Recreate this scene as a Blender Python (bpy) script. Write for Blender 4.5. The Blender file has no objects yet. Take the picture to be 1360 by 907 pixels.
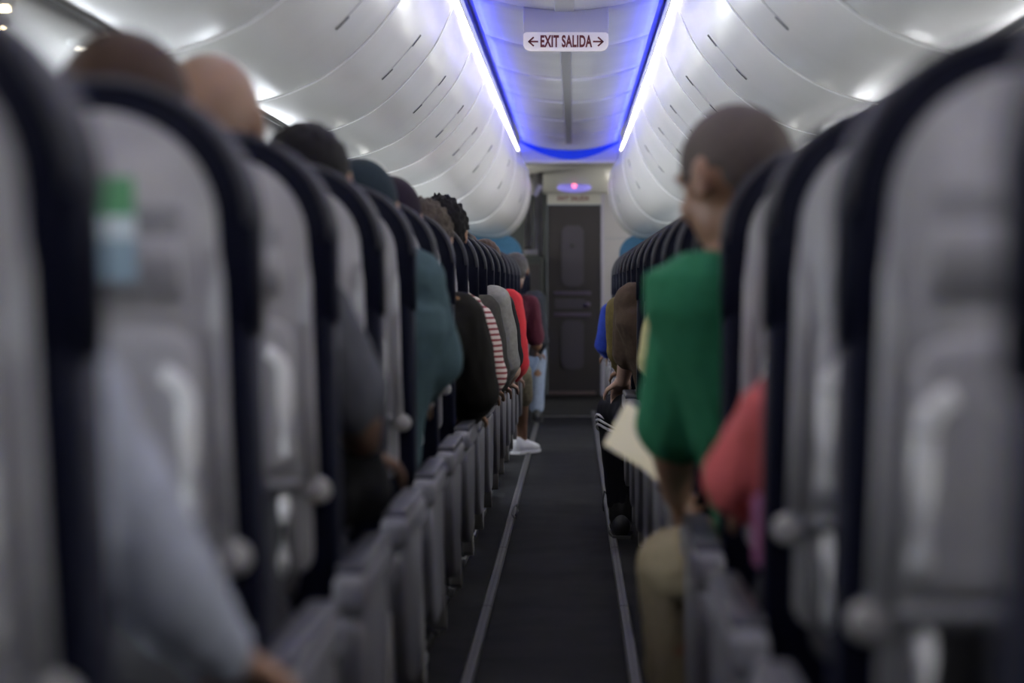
import bpy, bmesh, math, random
from mathutils import Vector, Matrix, noise
R = random.Random(7)
SC = bpy.context.scene
COL = SC.collection
PI = math.pi

# ------------------------------------------------------------------ camera, light, exposure
FPX = 2957.0                       # focal length in pixels of the 1360 x 907 frame
VPX, VPY = 762.0, 380.0            # vanishing point of the aisle
CAM = Vector((0.055, 0.0, 1.02))
cd = bpy.data.cameras.new('camera')
cam = bpy.data.objects.new('camera', cd)
COL.objects.link(cam)
cam.location = CAM
cam.rotation_euler = (PI / 2, 0, 0)
cd.sensor_width = 36.0
cd.lens = FPX / 1360 * 36
cd.shift_x = (680 - VPX) / 1360
cd.shift_y = (VPY - 453.5) / 1360
cd.clip_start = 0.05
cd.clip_end = 100
cd.dof.use_dof = True
cd.dof.focus_distance = 9.0
cd.dof.aperture_fstop = 2.6
SC.camera = cam

W = bpy.data.worlds.new('world')
SC.world = W
W.use_nodes = True
W.node_tree.nodes['Background'].inputs[0].default_value = (0.75, 0.85, 1, 1)
W.node_tree.nodes['Background'].inputs[1].default_value = 0.3

SC.view_settings.view_transform = 'Standard'
SC.view_settings.look = 'None'
SC.view_settings.gamma = 1
SC.view_settings.use_curve_mapping = False
SC.view_settings.exposure = 0.0

L_COVE = 16.0      # white cove LED strips
L_BLUE = 14.0       # blue ceiling LED strips
L_WIN_L = 32.0      # daylight behind the window shades
L_WIN_R = 22.0


def px(x, y, Y):
    """photo pixel at distance Y down the aisle -> world point"""
    return Vector((CAM.x + (x - VPX) * Y / FPX, Y, CAM.z + (VPY - y) * Y / FPX))


# ------------------------------------------------------------------ materials
MATS = {}


def mat(name, col, rough=0.5, metal=0.0, spec=0.5, emit=None, estr=0.0, noise_amt=0.0, noise_scale=30.0,
        bump=0.0, bump_scale=200.0, alpha=1.0, coat=0.0, sheen=0.0, transmission=0.0):
    if name in MATS:
        return MATS[name]
    m = bpy.data.materials.new(name)
    m.use_nodes = True
    nt = m.node_tree
    b = nt.nodes['Principled BSDF']
    b.inputs['Base Color'].default_value = (*col, 1)
    b.inputs['Roughness'].default_value = rough
    b.inputs['Metallic'].default_value = metal
    b.inputs['Specular IOR Level'].default_value = spec
    b.inputs['Alpha'].default_value = alpha
    b.inputs['Coat Weight'].default_value = coat
    b.inputs['Sheen Weight'].default_value = sheen
    b.inputs['Transmission Weight'].default_value = transmission
    if emit:
        b.inputs['Emission Color'].default_value = (*emit, 1)
        b.inputs['Emission Strength'].default_value = estr
    if noise_amt or bump:
        tc = nt.nodes.new('ShaderNodeTexCoord')
    if noise_amt:
        n = nt.nodes.new('ShaderNodeTexNoise')
        n.inputs['Scale'].default_value = noise_scale
        n.inputs['Detail'].default_value = 5
        nt.links.new(tc.outputs['Object'], n.inputs['Vector'])
        r = nt.nodes.new('ShaderNodeValToRGB')
        lo = [c * (1 - noise_amt) for c in col]
        hi = [min(1, c * (1 + noise_amt)) for c in col]
        r.color_ramp.elements[0].position = 0.3
        r.color_ramp.elements[1].position = 0.7
        r.color_ramp.elements[0].color = (*lo, 1)
        r.color_ramp.elements[1].color = (*hi, 1)
        nt.links.new(n.outputs['Fac'], r.inputs['Fac'])
        nt.links.new(r.outputs['Color'], b.inputs['Base Color'])
    if bump:
        n2 = nt.nodes.new('ShaderNodeTexNoise')
        n2.inputs['Scale'].default_value = bump_scale
        n2.inputs['Detail'].default_value = 3
        nt.links.new(tc.outputs['Object'], n2.inputs['Vector'])
        bp = nt.nodes.new('ShaderNodeBump')
        bp.inputs['Strength'].default_value = bump
        bp.inputs['Distance'].default_value = 0.002
        nt.links.new(n2.outputs['Fac'], bp.inputs['Height'])
        nt.links.new(bp.outputs['Normal'], b.inputs['Normal'])
    MATS[name] = m
    return m


def stripes(name, c1, c2, scale, axis='Z', thresh=0.5, rough=0.85):
    """hard-edged bands of colour along one object axis"""
    if name in MATS:
        return MATS[name]
    m = mat(name, c1, rough)
    nt = m.node_tree
    b = nt.nodes['Principled BSDF']
    tc = nt.nodes.new('ShaderNodeTexCoord')
    w = nt.nodes.new('ShaderNodeTexWave')
    w.bands_direction = axis
    w.inputs['Scale'].default_value = scale
    w.inputs['Distortion'].default_value = 0.6
    r = nt.nodes.new('ShaderNodeValToRGB')
    r.color_ramp.interpolation = 'CONSTANT'
    r.color_ramp.elements[0].color = (*c1, 1)
    r.color_ramp.elements[1].position = thresh
    r.color_ramp.elements[1].color = (*c2, 1)
    nt.links.new(tc.outputs['Object'], w.inputs['Vector'])
    nt.links.new(w.outputs['Fac'], r.inputs['Fac'])
    nt.links.new(r.outputs['Color'], b.inputs['Base Color'])
    return m


M_shell = mat('seat_shell_plastic', (0.33, 0.325, 0.335), 0.36, noise_amt=0.04, noise_scale=6)
M_tray = mat('tray_plastic', (0.38, 0.375, 0.385), 0.28)
M_navy = mat('navy_leather', (0.006, 0.007, 0.016), 0.5, spec=0.06, bump=0.25, bump_scale=160)
M_piping = mat('grey_piping', (0.045, 0.045, 0.055), 0.5)
M_cushion = mat('navy_cushion', (0.014, 0.016, 0.03), 0.55, bump=0.3)
M_arm = mat('armrest_plastic', (0.165, 0.162, 0.18), 0.4, noise_amt=0.04, noise_scale=8)
M_pad = mat('armrest_pad', (0.045, 0.045, 0.055), 0.5)
M_cap = mat('pivot_cap_plastic', (0.36, 0.35, 0.335), 0.3)
M_hilite = mat('bumper_plastic', (0.80, 0.80, 0.79), 0.25)  # near-white, stands for light caught on the tray and pocket edges
M_net = mat('pocket_leather', (0.085, 0.083, 0.09), 0.55, bump=0.2)
M_rail = mat('rail_metal', (0.17, 0.17, 0.18), 0.4, metal=0.3)
M_leg = mat('seat_leg_metal', (0.12, 0.12, 0.13), 0.4, metal=0.6)
M_bin = mat('bin_plastic', (0.80, 0.79, 0.745), 0.21, noise_amt=0.03, noise_scale=2.5)
M_binseam = mat('bin_seam_trim', (0.92, 0.92, 0.90), 0.3)
M_dark = mat('dark_gap', (0.05, 0.05, 0.05), 0.6)
M_darkgrey = mat('latch_grey', (0.60, 0.60, 0.585), 0.5)
M_edge = mat('bin_edge_rail', (0.06, 0.055, 0.05), 0.45)
M_psu = mat('service_panel_plastic', (0.60, 0.585, 0.55), 0.4)
M_wall = mat('sidewall_panel', (0.62, 0.61, 0.59), 0.5, noise_amt=0.03, noise_scale=3)
M_ceil = mat('ceiling_panel', (0.72, 0.72, 0.72), 0.33, noise_amt=0.05, noise_scale=3)
M_cove = mat('cove_plastic', (0.75, 0.75, 0.75), 0.45)
M_race = mat('ceiling_raceway', (0.30, 0.30, 0.31), 0.5)
M_race2 = mat('ceiling_raceway_pale', (0.52, 0.52, 0.53), 0.4)
M_ledw = mat('white_led', (1, 1, 1), 0.5, emit=(1.0, 0.93, 0.79), estr=L_COVE)
M_ledb = mat('blue_led', (0.1, 0.1, 1), 0.5, emit=(0.05, 0.07, 1.0), estr=L_BLUE)
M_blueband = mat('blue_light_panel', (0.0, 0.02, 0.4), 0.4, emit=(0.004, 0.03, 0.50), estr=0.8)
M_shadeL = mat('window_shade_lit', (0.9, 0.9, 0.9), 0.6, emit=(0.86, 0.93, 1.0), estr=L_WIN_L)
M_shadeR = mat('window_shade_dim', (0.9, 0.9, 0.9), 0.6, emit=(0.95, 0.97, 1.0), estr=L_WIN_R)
M_strip = mat('path_strip_plastic', (0.05, 0.048, 0.046), 0.5, noise_amt=0.25, noise_scale=25)
M_door = mat('door_laminate', (0.033, 0.028, 0.029), 0.45)
M_doorin = mat('door_inset', (0.062, 0.055, 0.070), 0.4)
M_doorbar = mat('door_bar_metal', (0.11, 0.09, 0.14), 0.35, metal=0.4)
M_bulk = mat('bulkhead_panel', (0.42, 0.40, 0.41), 0.5)
M_soffit = mat('soffit_panel', (0.48, 0.465, 0.42), 0.4)
M_blue = mat('blue_divider_fabric', (0.045, 0.16, 0.27), 0.7, noise_amt=0.1)
M_curt = mat('grey_curtain_cloth', (0.16, 0.155, 0.15), 0.85, noise_amt=0.25, noise_scale=8)
M_curt2 = mat('pale_curtain_cloth', (0.36, 0.35, 0.34), 0.85, noise_amt=0.15, noise_scale=8)
M_gal = mat('galley_laminate', (0.035, 0.04, 0.038), 0.5)
M_sign = mat('sign_plate_lit', (0.62, 0.58, 0.55), 0.4, emit=(1, 0.90, 0.86), estr=0.10)
M_signup = mat('sign_plate_grey', (0.50, 0.49, 0.54), 0.3, transmission=0.35)
M_ink = mat('sign_ink', (0.11, 0.014, 0.014), 0.6)
M_redink = mat('sign_ink_red', (0.16, 0.03, 0.03), 0.6)
M_shoe = mat('black_shoe', (0.012, 0.012, 0.013), 0.45)
M_sole = mat('shoe_sole', (0.02, 0.02, 0.02), 0.7)
M_wshoe = mat('white_shoe', (0.62, 0.62, 0.66), 0.55)
M_eye = mat('eye_white', (0.6, 0.58, 0.55), 0.25)
M_iris = mat('eye_iris', (0.03, 0.02, 0.015), 0.2)


def carpet():
    m = mat('carpet', (0.02, 0.02, 0.022), 0.95, spec=0.1)
    nt = m.node_tree
    b = nt.nodes['Principled BSDF']
    tc = nt.nodes.new('ShaderNodeTexCoord')
    mp = nt.nodes.new('ShaderNodeMapping')
    mp.inputs['Scale'].default_value = (1, 0.45, 1)
    n1 = nt.nodes.new('ShaderNodeTexNoise'); n1.inputs['Scale'].default_value = 260; n1.inputs['Detail'].default_value = 4
    n2 = nt.nodes.new('ShaderNodeTexNoise'); n2.inputs['Scale'].default_value = 5; n2.inputs['Detail'].default_value = 4
    nt.links.new(tc.outputs['Object'], mp.inputs['Vector'])
    nt.links.new(mp.outputs['Vector'], n1.inputs['Vector'])
    nt.links.new(tc.outputs['Object'], n2.inputs['Vector'])
    r = nt.nodes.new('ShaderNodeValToRGB')
    r.color_ramp.elements[0].position = 0.35
    r.color_ramp.elements[1].position = 0.72
    r.color_ramp.elements[0].color = (0.006, 0.006, 0.007, 1)
    r.color_ramp.elements[1].color = (0.028, 0.028, 0.030, 1)
    mx = nt.nodes.new('ShaderNodeMix'); mx.data_type = 'FLOAT'; mx.inputs[0].default_value = 0.35
    nt.links.new(n1.outputs['Fac'], mx.inputs[2]); nt.links.new(n2.outputs['Fac'], mx.inputs[3])
    nt.links.new(mx.outputs[0], r.inputs['Fac'])
    nt.links.new(r.outputs['Color'], b.inputs['Base Color'])
    bp = nt.nodes.new('ShaderNodeBump'); bp.inputs['Strength'].default_value = 0.5; bp.inputs['Distance'].default_value = 0.003
    nt.links.new(n1.outputs['Fac'], bp.inputs['Height'])
    nt.links.new(bp.outputs['Normal'], b.inputs['Normal'])
    return m


M_carpet = carpet()


# ------------------------------------------------------------------ helpers
def link(name, me, m=None, parent=None, smooth=False, loc=(0, 0, 0)):
    o = bpy.data.objects.new(name, me)
    COL.objects.link(o)
    o.location = loc
    if m:
        me.materials.append(m)
    if parent:
        o.parent = parent
    if smooth:
        for p in me.polygons:
            p.use_smooth = True
    return o


def from_bm(name, bm, m=None, parent=None, smooth=False, loc=(0, 0, 0), shear=None):
    if shear:
        for v in bm.verts:
            v.co.y -= (v.co.z - 0.95) * shear
    bmesh.ops.recalc_face_normals(bm, faces=bm.faces)
    me = bpy.data.meshes.new(name)
    bm.to_mesh(me)
    bm.free()
    return link(name, me, m, parent, smooth, loc)


def tag(o, label=None, cat=None, group=None, kind=None):
    if label: o['label'] = label
    if cat: o['category'] = cat
    if group: o['group'] = group
    if kind: o['kind'] = kind
    return o


def thing(name, label, cat, loc=(0, 0, 0), group=None, kind=None):
    o = bpy.data.objects.new(name, None)
    o.empty_display_size = 0.1
    COL.objects.link(o)
    o.location = loc
    return tag(o, label, cat, group, kind)


def copy_tree(o, parent=None):
    c = o.copy()
    COL.objects.link(c)
    c.parent = parent
    for ch in list(o.children):
        copy_tree(ch, c)
    return c


def box_bm(x0, x1, y0, y1, z0, z1, bev=0.0, seg=2, bm=None):
    own = bm or bmesh.new()
    b = bmesh.new()
    bmesh.ops.create_cube(b, size=1)
    for v in b.verts:
        v.co = Vector(((v.co.x + .5) * (x1 - x0) + x0, (v.co.y + .5) * (y1 - y0) + y0, (v.co.z + .5) * (z1 - z0) + z0))
    if bev:
        bmesh.ops.bevel(b, geom=b.edges[:], offset=bev, segments=seg, profile=0.5, affect='EDGES')
    merge(own, b)
    return own


def merge(dst, src, mtx=None):
    vs = [dst.verts.new(mtx @ v.co if mtx else v.co) for v in src.verts]
    src.verts.index_update()
    for f in src.faces:
        try:
            dst.faces.new([vs[v.index] for v in f.verts])
        except ValueError:
            pass
    src.free()
    return dst


def round_poly(x0, x1, z0, z1, r_tl, r_tr, r_br, r_bl, n=7):
    """rounded rectangle outline, counter-clockwise from the lower right"""
    pts = []
    for cx, cz, r, a0 in ((x1 - r_br, z0 + r_br, r_br, -90), (x1 - r_tr, z1 - r_tr, r_tr, 0),
                          (x0 + r_tl, z1 - r_tl, r_tl, 90), (x0 + r_bl, z0 + r_bl, r_bl, 180)):
        if r <= 0:
            pts.append((cx, cz))
            continue
        for i in range(n + 1):
            a = math.radians(a0 + 90 * i / n)
            pts.append((cx + r * math.cos(a), cz + r * math.sin(a)))
    return pts


def prism_bm(pts, w0, w1, mapf, bev=0.0, seg=3):
    """outline pts (u,v) pushed from w0 to w1; mapf(u,v,w)->xyz; both rims rounded"""
    bm = bmesh.new()
    a = [bm.verts.new(mapf(u, v, w0)) for u, v in pts]
    b = [bm.verts.new(mapf(u, v, w1)) for u, v in pts]
    n = len(pts)
    bm.faces.new(a)
    bm.faces.new(b[::-1])
    for i in range(n):
        bm.faces.new((a[i], b[i], b[(i + 1) % n], a[(i + 1) % n]))
    if bev:
        bm.edges.ensure_lookup_table()
        sa, sb = set(a), set(b)
        ed = [e for e in bm.edges if (e.verts[0] in sa and e.verts[1] in sa) or (e.verts[0] in sb and e.verts[1] in sb)]
        bmesh.ops.bevel(bm, geom=ed, offset=bev, segments=seg, profile=0.5, affect='EDGES')
    return bm


def XZ(u, v, w): return (u, w, v)
def YZ(u, v, w): return (w, u, v)
def XY(u, v, w): return (u, v, w)


def tube_bm(path, r, seg=8, closed=False, bm=None):
    bm = bm or bmesh.new()
    path = [Vector(p) for p in path]
    n = len(path)
    rings = []
    up = Vector((0, 0, 1))
    for i, p in enumerate(path):
        if closed:
            t = (path[(i + 1) % n] - path[i - 1])
        else:
            t = path[min(i + 1, n - 1)] - path[max(i - 1, 0)]
        t.normalize()
        s = t.cross(up)
        if s.length < 0.05:
            s = t.cross(Vector((1, 0, 0)))
        s.normalize()
        q = s.cross(t)
        rr = r[i] if isinstance(r, (list, tuple)) else r
        rings.append([bm.verts.new(p + (s * math.cos(2 * PI * k / seg) + q * math.sin(2 * PI * k / seg)) * rr) for k in range(seg)])
    m = n if closed else n - 1
    for i in range(m):
        A, B = rings[i], rings[(i + 1) % n]
        for k in range(seg):
            bm.faces.new((A[k], A[(k + 1) % seg], B[(k + 1) % seg], B[k]))
    if not closed:
        bm.faces.new(rings[0][::-1])
        bm.faces.new(rings[-1])
    return bm


def cyl_bm(c, axis, r, h, seg=20, bev=0.0):
    bm = bmesh.new()
    bmesh.ops.create_cone(bm, cap_ends=True, segments=seg, radius1=r, radius2=r, depth=h)
    if bev:
        ed = [e for e in bm.edges if abs(e.verts[0].co.z - e.verts[1].co.z) < 1e-6]
        bmesh.ops.bevel(bm, geom=ed, offset=bev, segments=3, profile=0.5, affect='EDGES')
    q = Vector((0, 0, 1)).rotation_difference(Vector(axis).normalized()).to_matrix().to_4x4()
    bm.transform(Matrix.Translation(Vector(c)) @ q)
    return bm


def sheet_bm(rows, thick=0.0, flip=False):
    """grid of points (list of rows) as a surface; thick gives it a second skin along the normals"""
    bm = bmesh.new()
    g = [[bm.verts.new(p) for p in r] for r in rows]
    for i in range(len(g) - 1):
        for j in range(len(g[0]) - 1):
            bm.faces.new((g[i][j], g[i][j + 1], g[i + 1][j + 1], g[i + 1][j]))
    if thick:
        bmesh.ops.recalc_face_normals(bm, faces=bm.faces)
        bmesh.ops.solidify(bm, geom=bm.faces[:], thickness=thick)
    return bm


def catmull(pts, n):
    out = []
    P = [Vector(p) for p in pts]
    P = [P[0] * 2 - P[1]] + P + [P[-1] * 2 - P[-2]]
    for i in range(1, len(P) - 2):
        for k in range(n):
            t = k / n
            a, b, c, d = P[i - 1], P[i], P[i + 1], P[i + 2]
            out.append(0.5 * ((2 * b) + (c - a) * t + (2 * a - 5 * b + 4 * c - d) * t * t + (3 * b - a - 3 * c + d) * t ** 3))
    out.append(P[-2])
    return out


def text_mesh(s, size, name, m, parent, loc, rot, xscale=1.0, extrude=0.0008, spacing=1.0, offset=0.0):
    cu = bpy.data.curves.new(name, 'FONT')
    cu.body = s
    cu.size = size
    cu.align_x = 'CENTER'
    cu.align_y = 'CENTER'
    cu.extrude = extrude
    cu.offset = offset
    cu.space_character = spacing
    t = bpy.data.objects.new('tmp', cu)
    COL.objects.link(t)
    dg = bpy.context.evaluated_depsgraph_get()
    me = bpy.data.meshes.new_from_object(t.evaluated_get(dg))
    bpy.data.objects.remove(t)
    me.name = name
    me.transform(Matrix.Diagonal((xscale, 1, 1, 1)))
    me.materials.clear()
    o = link(name, me, m, parent, False, loc)
    o.rotation_euler = rot
    return o


# ------------------------------------------------------------------ cabin shell
XC = 0.022            # cabin centre line
Y0, Y1 = -4.0, 20.75  # shell from behind the viewpoint to the forward bulkhead
YEND = 18.7           # where the lit ceiling stops

tag(from_bm('floor', box_bm(-1.85, 1.9, Y0, Y1 + .1, -0.06, 0.0), M_carpet), 'charcoal carpeted cabin floor with the aisle', 'floor', kind='structure')

for nm, s, q in (('wall_left', -1, M_wall), ('wall_right', 1, M_wall)):
    prof = catmull([(1.64, 0, 0), (1.74, .35, 0), (1.78, .75, 0), (1.77, 1.05, 0), (1.70, 1.35, 0), (1.58, 1.62, 0), (1.30, 2.0, 0), (0.75, 2.32, 0), (0.0, 2.42, 0)], 4)
    rows = [[Vector((XC + s * p.x, y, p.y)) for p in prof] for y in (Y0, Y1 + .1)]
    bm = sheet_bm(rows, 0.03)
    tag(from_bm(nm, bm, q, smooth=True), 'curved off-white cabin sidewall panelling', 'wall', kind='structure')
tag(from_bm('wall_back', box_bm(-1.85, 1.9, Y0 - .05, Y0, 0, 2.5), M_bulk), 'plain rear cabin partition', 'wall', kind='structure')

# windows along both sides
wn = 0
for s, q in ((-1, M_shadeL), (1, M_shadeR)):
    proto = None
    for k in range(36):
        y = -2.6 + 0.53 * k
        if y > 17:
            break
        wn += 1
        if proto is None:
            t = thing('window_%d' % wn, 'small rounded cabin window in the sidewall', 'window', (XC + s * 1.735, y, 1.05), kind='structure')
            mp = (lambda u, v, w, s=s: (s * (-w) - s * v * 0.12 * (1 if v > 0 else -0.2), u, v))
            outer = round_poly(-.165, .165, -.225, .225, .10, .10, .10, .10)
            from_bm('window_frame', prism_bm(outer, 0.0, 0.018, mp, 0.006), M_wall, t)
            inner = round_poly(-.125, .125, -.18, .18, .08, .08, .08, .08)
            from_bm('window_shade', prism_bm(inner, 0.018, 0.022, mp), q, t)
            proto = t
        else:
            t = copy_tree(proto)
            t.name = 'window_%d' % wn
            t.location.y = y

# ------------------------------------------------------------------ ceiling
ceil = thing('ceiling', 'grey convex ceiling panels washed in blue light', 'ceiling', kind='structure')
HW = 0.392
def zc(x): return 2.238 - 0.075 * (1 - ((x - XC) / HW) ** 2)
seams = [9.2 + 1.52 * k for k in range(-9, 7)]
seams = [Y0] + [s for s in seams if Y0 + .3 < s < YEND - .3] + [YEND]
for a, b in zip(seams[:-1], seams[1:]):
    rows = []
    for j in range(9):
        t = j / 8
        y = a + .004 + (b - a - .008) * t
        rows.append([Vector((XC + HW * u, y, zc(XC + HW * u) + 0.006 * (1 - math.sin(PI * t)))) for u in [i / 12 - 1 for i in range(25)]])
    from_bm('ceiling_panel', sheet_bm(rows, 0.010), M_ceil, ceil, True)
for a, b in zip(seams[:-1], seams[1:]):
    if a < 9.1:
        bm = box_bm(XC - .046, XC + .036, a + .05, b - .01, zc(XC) - .010, zc(XC) + .01, .004)
        from_bm('raceway_cover', bm, M_race2, ceil)
bm = box_bm(XC - .033, XC + .021, 10.75, 17.7, zc(XC) - .012, zc(XC) + .012, .004)
from_bm('raceway_cover', bm, M_race, ceil)
bm = box_bm(XC - .024, XC + .012, 9.3, 10.72, zc(XC) - .006, zc(XC) + .012, .003)
from_bm('raceway_cover', bm, M_race2, ceil)

n = 0
for s in (-1, 1):
    n += 1
    t = thing('trim_%d' % n, 'white lighting cove between the bins and the ceiling', 'cove', kind='structure')
    def bxs(x0, x1, z0, z1, bev=0.0, s=s):
        a, b = sorted((XC + s * x0, XC + s * x1))
        return box_bm(a, b, Y0, YEND, z0, z1, bev)
    from_bm('cove_back', bxs(.445, .46, 2.085, 2.30), M_cove, t)
    from_bm('cove_ledge', bxs(.404, .446, 2.146, 2.156, .003), M_cove, t)
    from_bm('cove_lip', bxs(.404, .411, 2.117, 2.148, .002), M_cove, t)
    bm = prism_bm([(XC + s * .414, 2.1455), (XC + s * .4445, 2.1455), (XC + s * .4445, 2.110), (XC + s * .441, 2.110)], Y0, YEND - .45, XZ)
    from_bm('white_light_strip', bm, M_ledw, t)
    bm = prism_bm([(XC + s * .420, 2.157), (XC + s * .4445, 2.157), (XC + s * .4445, 2.182), (XC + s * .441, 2.182)], Y0, YEND, XZ)
    from_bm('blue_light_strip', bm, M_ledb, t)

# ------------------------------------------------------------------ overhead bins
PA = [(.432, 2.10), (.495, 1.965), (.57, 1.862), (.66, 1.765), (.755, 1.69), (.85, 1.642), (.93, 1.615), (1.0, 1.60)]
PB = [(.412, 2.09), (.350, 1.96), (.33, 1.82), (.355, 1.66), (.425, 1.52), (.54, 1.43), (.70, 1.425), (.92, 1.475)]
BIN_END = 18.35
def binprof(y):
    t = min(1, max(0, (y - 12.5) / (BIN_END - 12.5)))
    t = t * t * (3 - 2 * t)
    pts = [(a[0] * (1 - t) + b[0] * t, a[1] * (1 - t) + b[1] * t, 0) for a, b in zip(PA, PB)]
    return catmull(pts, 5)

edges = [10.1 + 1.52 * k for k in range(-9, 6)]
edges = [e for e in edges if e > Y0] + [BIN_END]
ORD = 'first second third fourth fifth sixth seventh eighth ninth tenth eleventh twelfth thirteenth fourteenth fifteenth sixteenth'.split()
SIDE = {-1: 'above the teal-clad passenger\'s side', 1: 'above the green-shirted man\'s side'}
for s in (-1, 1):
    for a, b in zip(edges[:-1], edges[1:]):
        last = b == edges[-1]
        k = len(edges) - 1 - edges.index(b)
        t = thing('overhead_bin', ('white end overhead bin bulging low, ' if last else 'white curved overhead bin, %s back from the forward entry, ' % ORD[k]) + SIDE[s],
                  'overhead bin', (XC + s * .7, a, 1.5), 'overhead bins ' + SIDE[s])
        O = Vector(t.location)
        rows = []
        N = 10
        for j in range(N + 1):
            u = j / N
            y = a + .005 + (b - a - .010) * u
            pr = binprof(y)
            camber = 0.022 * math.sin(PI * u) ** 0.6
            row = []
            for i, p in enumerate(pr):
                q = pr[min(i + 1, len(pr) - 1)] - pr[max(i - 1, 0)]
                nn = Vector((-abs(q.y), -abs(q.x), 0)).normalized() if True else 0
                c = camber * math.sin(PI * i / (len(pr) - 1)) ** 0.5
                row.append(Vector((XC + s * (p.x + nn.x * c), y, p.y + nn.y * c)) - O)
            rows.append(row)
        bm = sheet_bm(rows)
        from_bm('bin_door', bm, M_bin, t, True)
        # box behind the door: top, bottom and ends
        for y in (a + .006, b - .006):
            bm = bmesh.new()
            pr = binprof(y)
            vs = [bm.verts.new(Vector((XC + s * p.x, y, p.y)) - O) for p in pr]
            vs.append(bm.verts.new(Vector((XC + s * 1.02, y, 2.10)) - O))
            bm.faces.new(vs)
            from_bm('bin_end', bm, M_bin, t)
        # bright joint strip at the far end of each bin
        bm = bmesh.new()
        rws = []
        for y in (b - .006, b + .006):
            pr = binprof(y)
            rws.append([Vector((XC + s * (p.x - .004), y, p.y - .004)) - O for p in pr])
        from_bm('joint_strip', sheet_bm(rws, 0.003), M_binseam, t, True)
        # latch slot: runs across the bin face at mid length
        ym = (a + b) / 2
        pr = binprof(ym)
        seg = pr[7:16]
        def patch(i0, i1, w, lift):
            rws = []
            for dy in (-w / 2, w / 2):
                r = []
                for p in seg[i0:i1]:
                    r.append(Vector((XC + s * (p.x - .0145 - lift), ym + dy, p.y - .0145 - lift)) - O)
                rws.append(r)
            return sheet_bm(rws, 0.003)
        if not last:
            lt = from_bm('latch', patch(0, 9, .007, 0.0025), M_darkgrey, t)
            from_bm('latch_slot', patch(0, 3, .009, 0.0045), M_dark, lt)
            from_bm('latch_slot', patch(6, 9, .009, 0.0045), M_dark, lt)
    # dark rail under the bins and the service panel beyond
    psu = thing('trim_%d' % (7 if s < 0 else 8), 'cream service panel and dark rail under the bins', 'panel', kind='structure')
    rl = from_bm('bin_edge_rail', tube_bm([(XC + s * (binprof(y)[-1].x + .006), y, binprof(y)[-1].y - .004) for y in [Y0 + i * (BIN_END - Y0) / 40 for i in range(41)]], .0085, 8), M_edge, psu, True)
    rows = []
    for i in range(31):
        y = Y0 + i * (BIN_END - Y0) / 30
        e = binprof(y)[-1]
        rows.append([Vector((XC + s * (e.x + .01), y, e.y + .012)), Vector((XC + s * 1.2, y, 1.60 if y < 13 else e.y + .03)), Vector((XC + s * 1.58, y, 1.575))])
    ps = from_bm('service_panel', sheet_bm(rows, .01), M_psu, psu, True)
M_read = mat('reading_lamp_lens', (1, .9, .7), 0.4, emit=(1, .80, .50), estr=25.0)
M_glow = mat('service_lamp_lens', (1, .95, .85), 0.4, emit=(1, .93, .80), estr=3.0)
for (X, Yy, r, q, lab) in ((-1.09, 4.45, .018, M_read, 'small warm reading lamp in the service panel nearest the bald heads'),
                         (-1.17, 4.75, .016, M_read, 'small warm reading lamp beyond the first one'),
                         (-1.08, 5.2, .03, M_glow, 'pale round service lamp under the bin edge')):
    t = thing('reading_lamp', lab, 'lamp', (X, Yy, 1.60))
    from_bm('bezel', cyl_bm((0, 0, -.012), (0, 0, 1), r * 1.6, .02, 20, .004), M_darkgrey, t, True)
    from_bm('lens', cyl_bm((0, 0, -.024), (0, 0, 1), r, .006, 20, .002), q, t, True)

# ------------------------------------------------------------------ forward bulkhead, door, soffit
DX0, DX1, DZ = -.19, .308, 1.776
wf = thing('wall_front', 'grey forward bulkhead around the dark door', 'wall', (0, Y1, 0), kind='structure')
from_bm('bulkhead_panel', box_bm(DX1 + .012, .62, -.02, .06, 0, 1.46, .004), M_bulk, wf)
from_bm('bulkhead_panel', box_bm(DX1 + .012, .62, -.02, .06, 1.466, 2.4, .004), M_bulk, wf)
from_bm('bulkhead_panel', box_bm(.624, 1.85, -.02, .06, 0, 2.4, .004), M_bulk, wf)
from_bm('bulkhead_panel', box_bm(-1.85, DX0 - .012, -.02, .06, 0, 2.4, .004), M_gal, wf)
from_bm('door_header', box_bm(DX0 - .012, DX1 + .012, -.03, .06, DZ + .008, 2.4, .004), M_soffit, wf)
jm = mat('door_jamb_plastic', (0.40, 0.37, 0.46), 0.4)
from_bm('door_jamb', box_bm(DX1 + .002, DX1 + .028, -.035, .0, 0, 1.9, .004), jm, wf)
from_bm('door_jamb', box_bm(DX0 - .028, DX0 - .002, -.035, .0, 0, 1.9, .004), M_gal, wf)
text_mesh('EXIT SALIDA', .062, 'header_lettering', M_redink, wf, (.05, -.0315, 1.835), (PI / 2, 0, 0), 0.85, offset=.0015)

dr = thing('door_1', 'dark brown forward door with two rounded inset panels', 'door', (0, Y1, 0), kind='structure')
from_bm('door_leaf', box_bm(DX0, DX1, -.012, .03, 0.0, DZ, .004), M_door, dr)
for z0, z1, c in ((1.02, 1.585, .07), (.25, .70, .06)):
    fr = from_bm('inset_frame', prism_bm(round_poly(-.075, .165, z0 - .02, z1 + .02, .09, .09, .09, .09), -.018, -.008, XZ, .004), M_door, dr)
    from_bm('inset_panel', prism_bm(round_poly(-.058, .148, z0, z1, c, c, c, c), -.023, -.015, XZ, .003), M_doorin, dr)
for z in (.955, .755):
    from_bm('door_bar', box_bm(-.13, .215, -.030, -.010, z - .016, z + .016, .006), M_doorbar, dr)
from_bm('door_label', box_bm(-.12, .16, -.016, -.010, .81, .90, .002), M_doorin, dr)
from_bm('door_latch', cyl_bm((.185, -.028, .85), (0, 1, 0), .026, .03, 20, .006), M_doorbar, dr, True)
from_bm('coat_hook', cyl_bm((.045, -.03, 1.40), (0, 1, 0), .018, .03, 16, .005), M_dark, dr, True)
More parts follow.
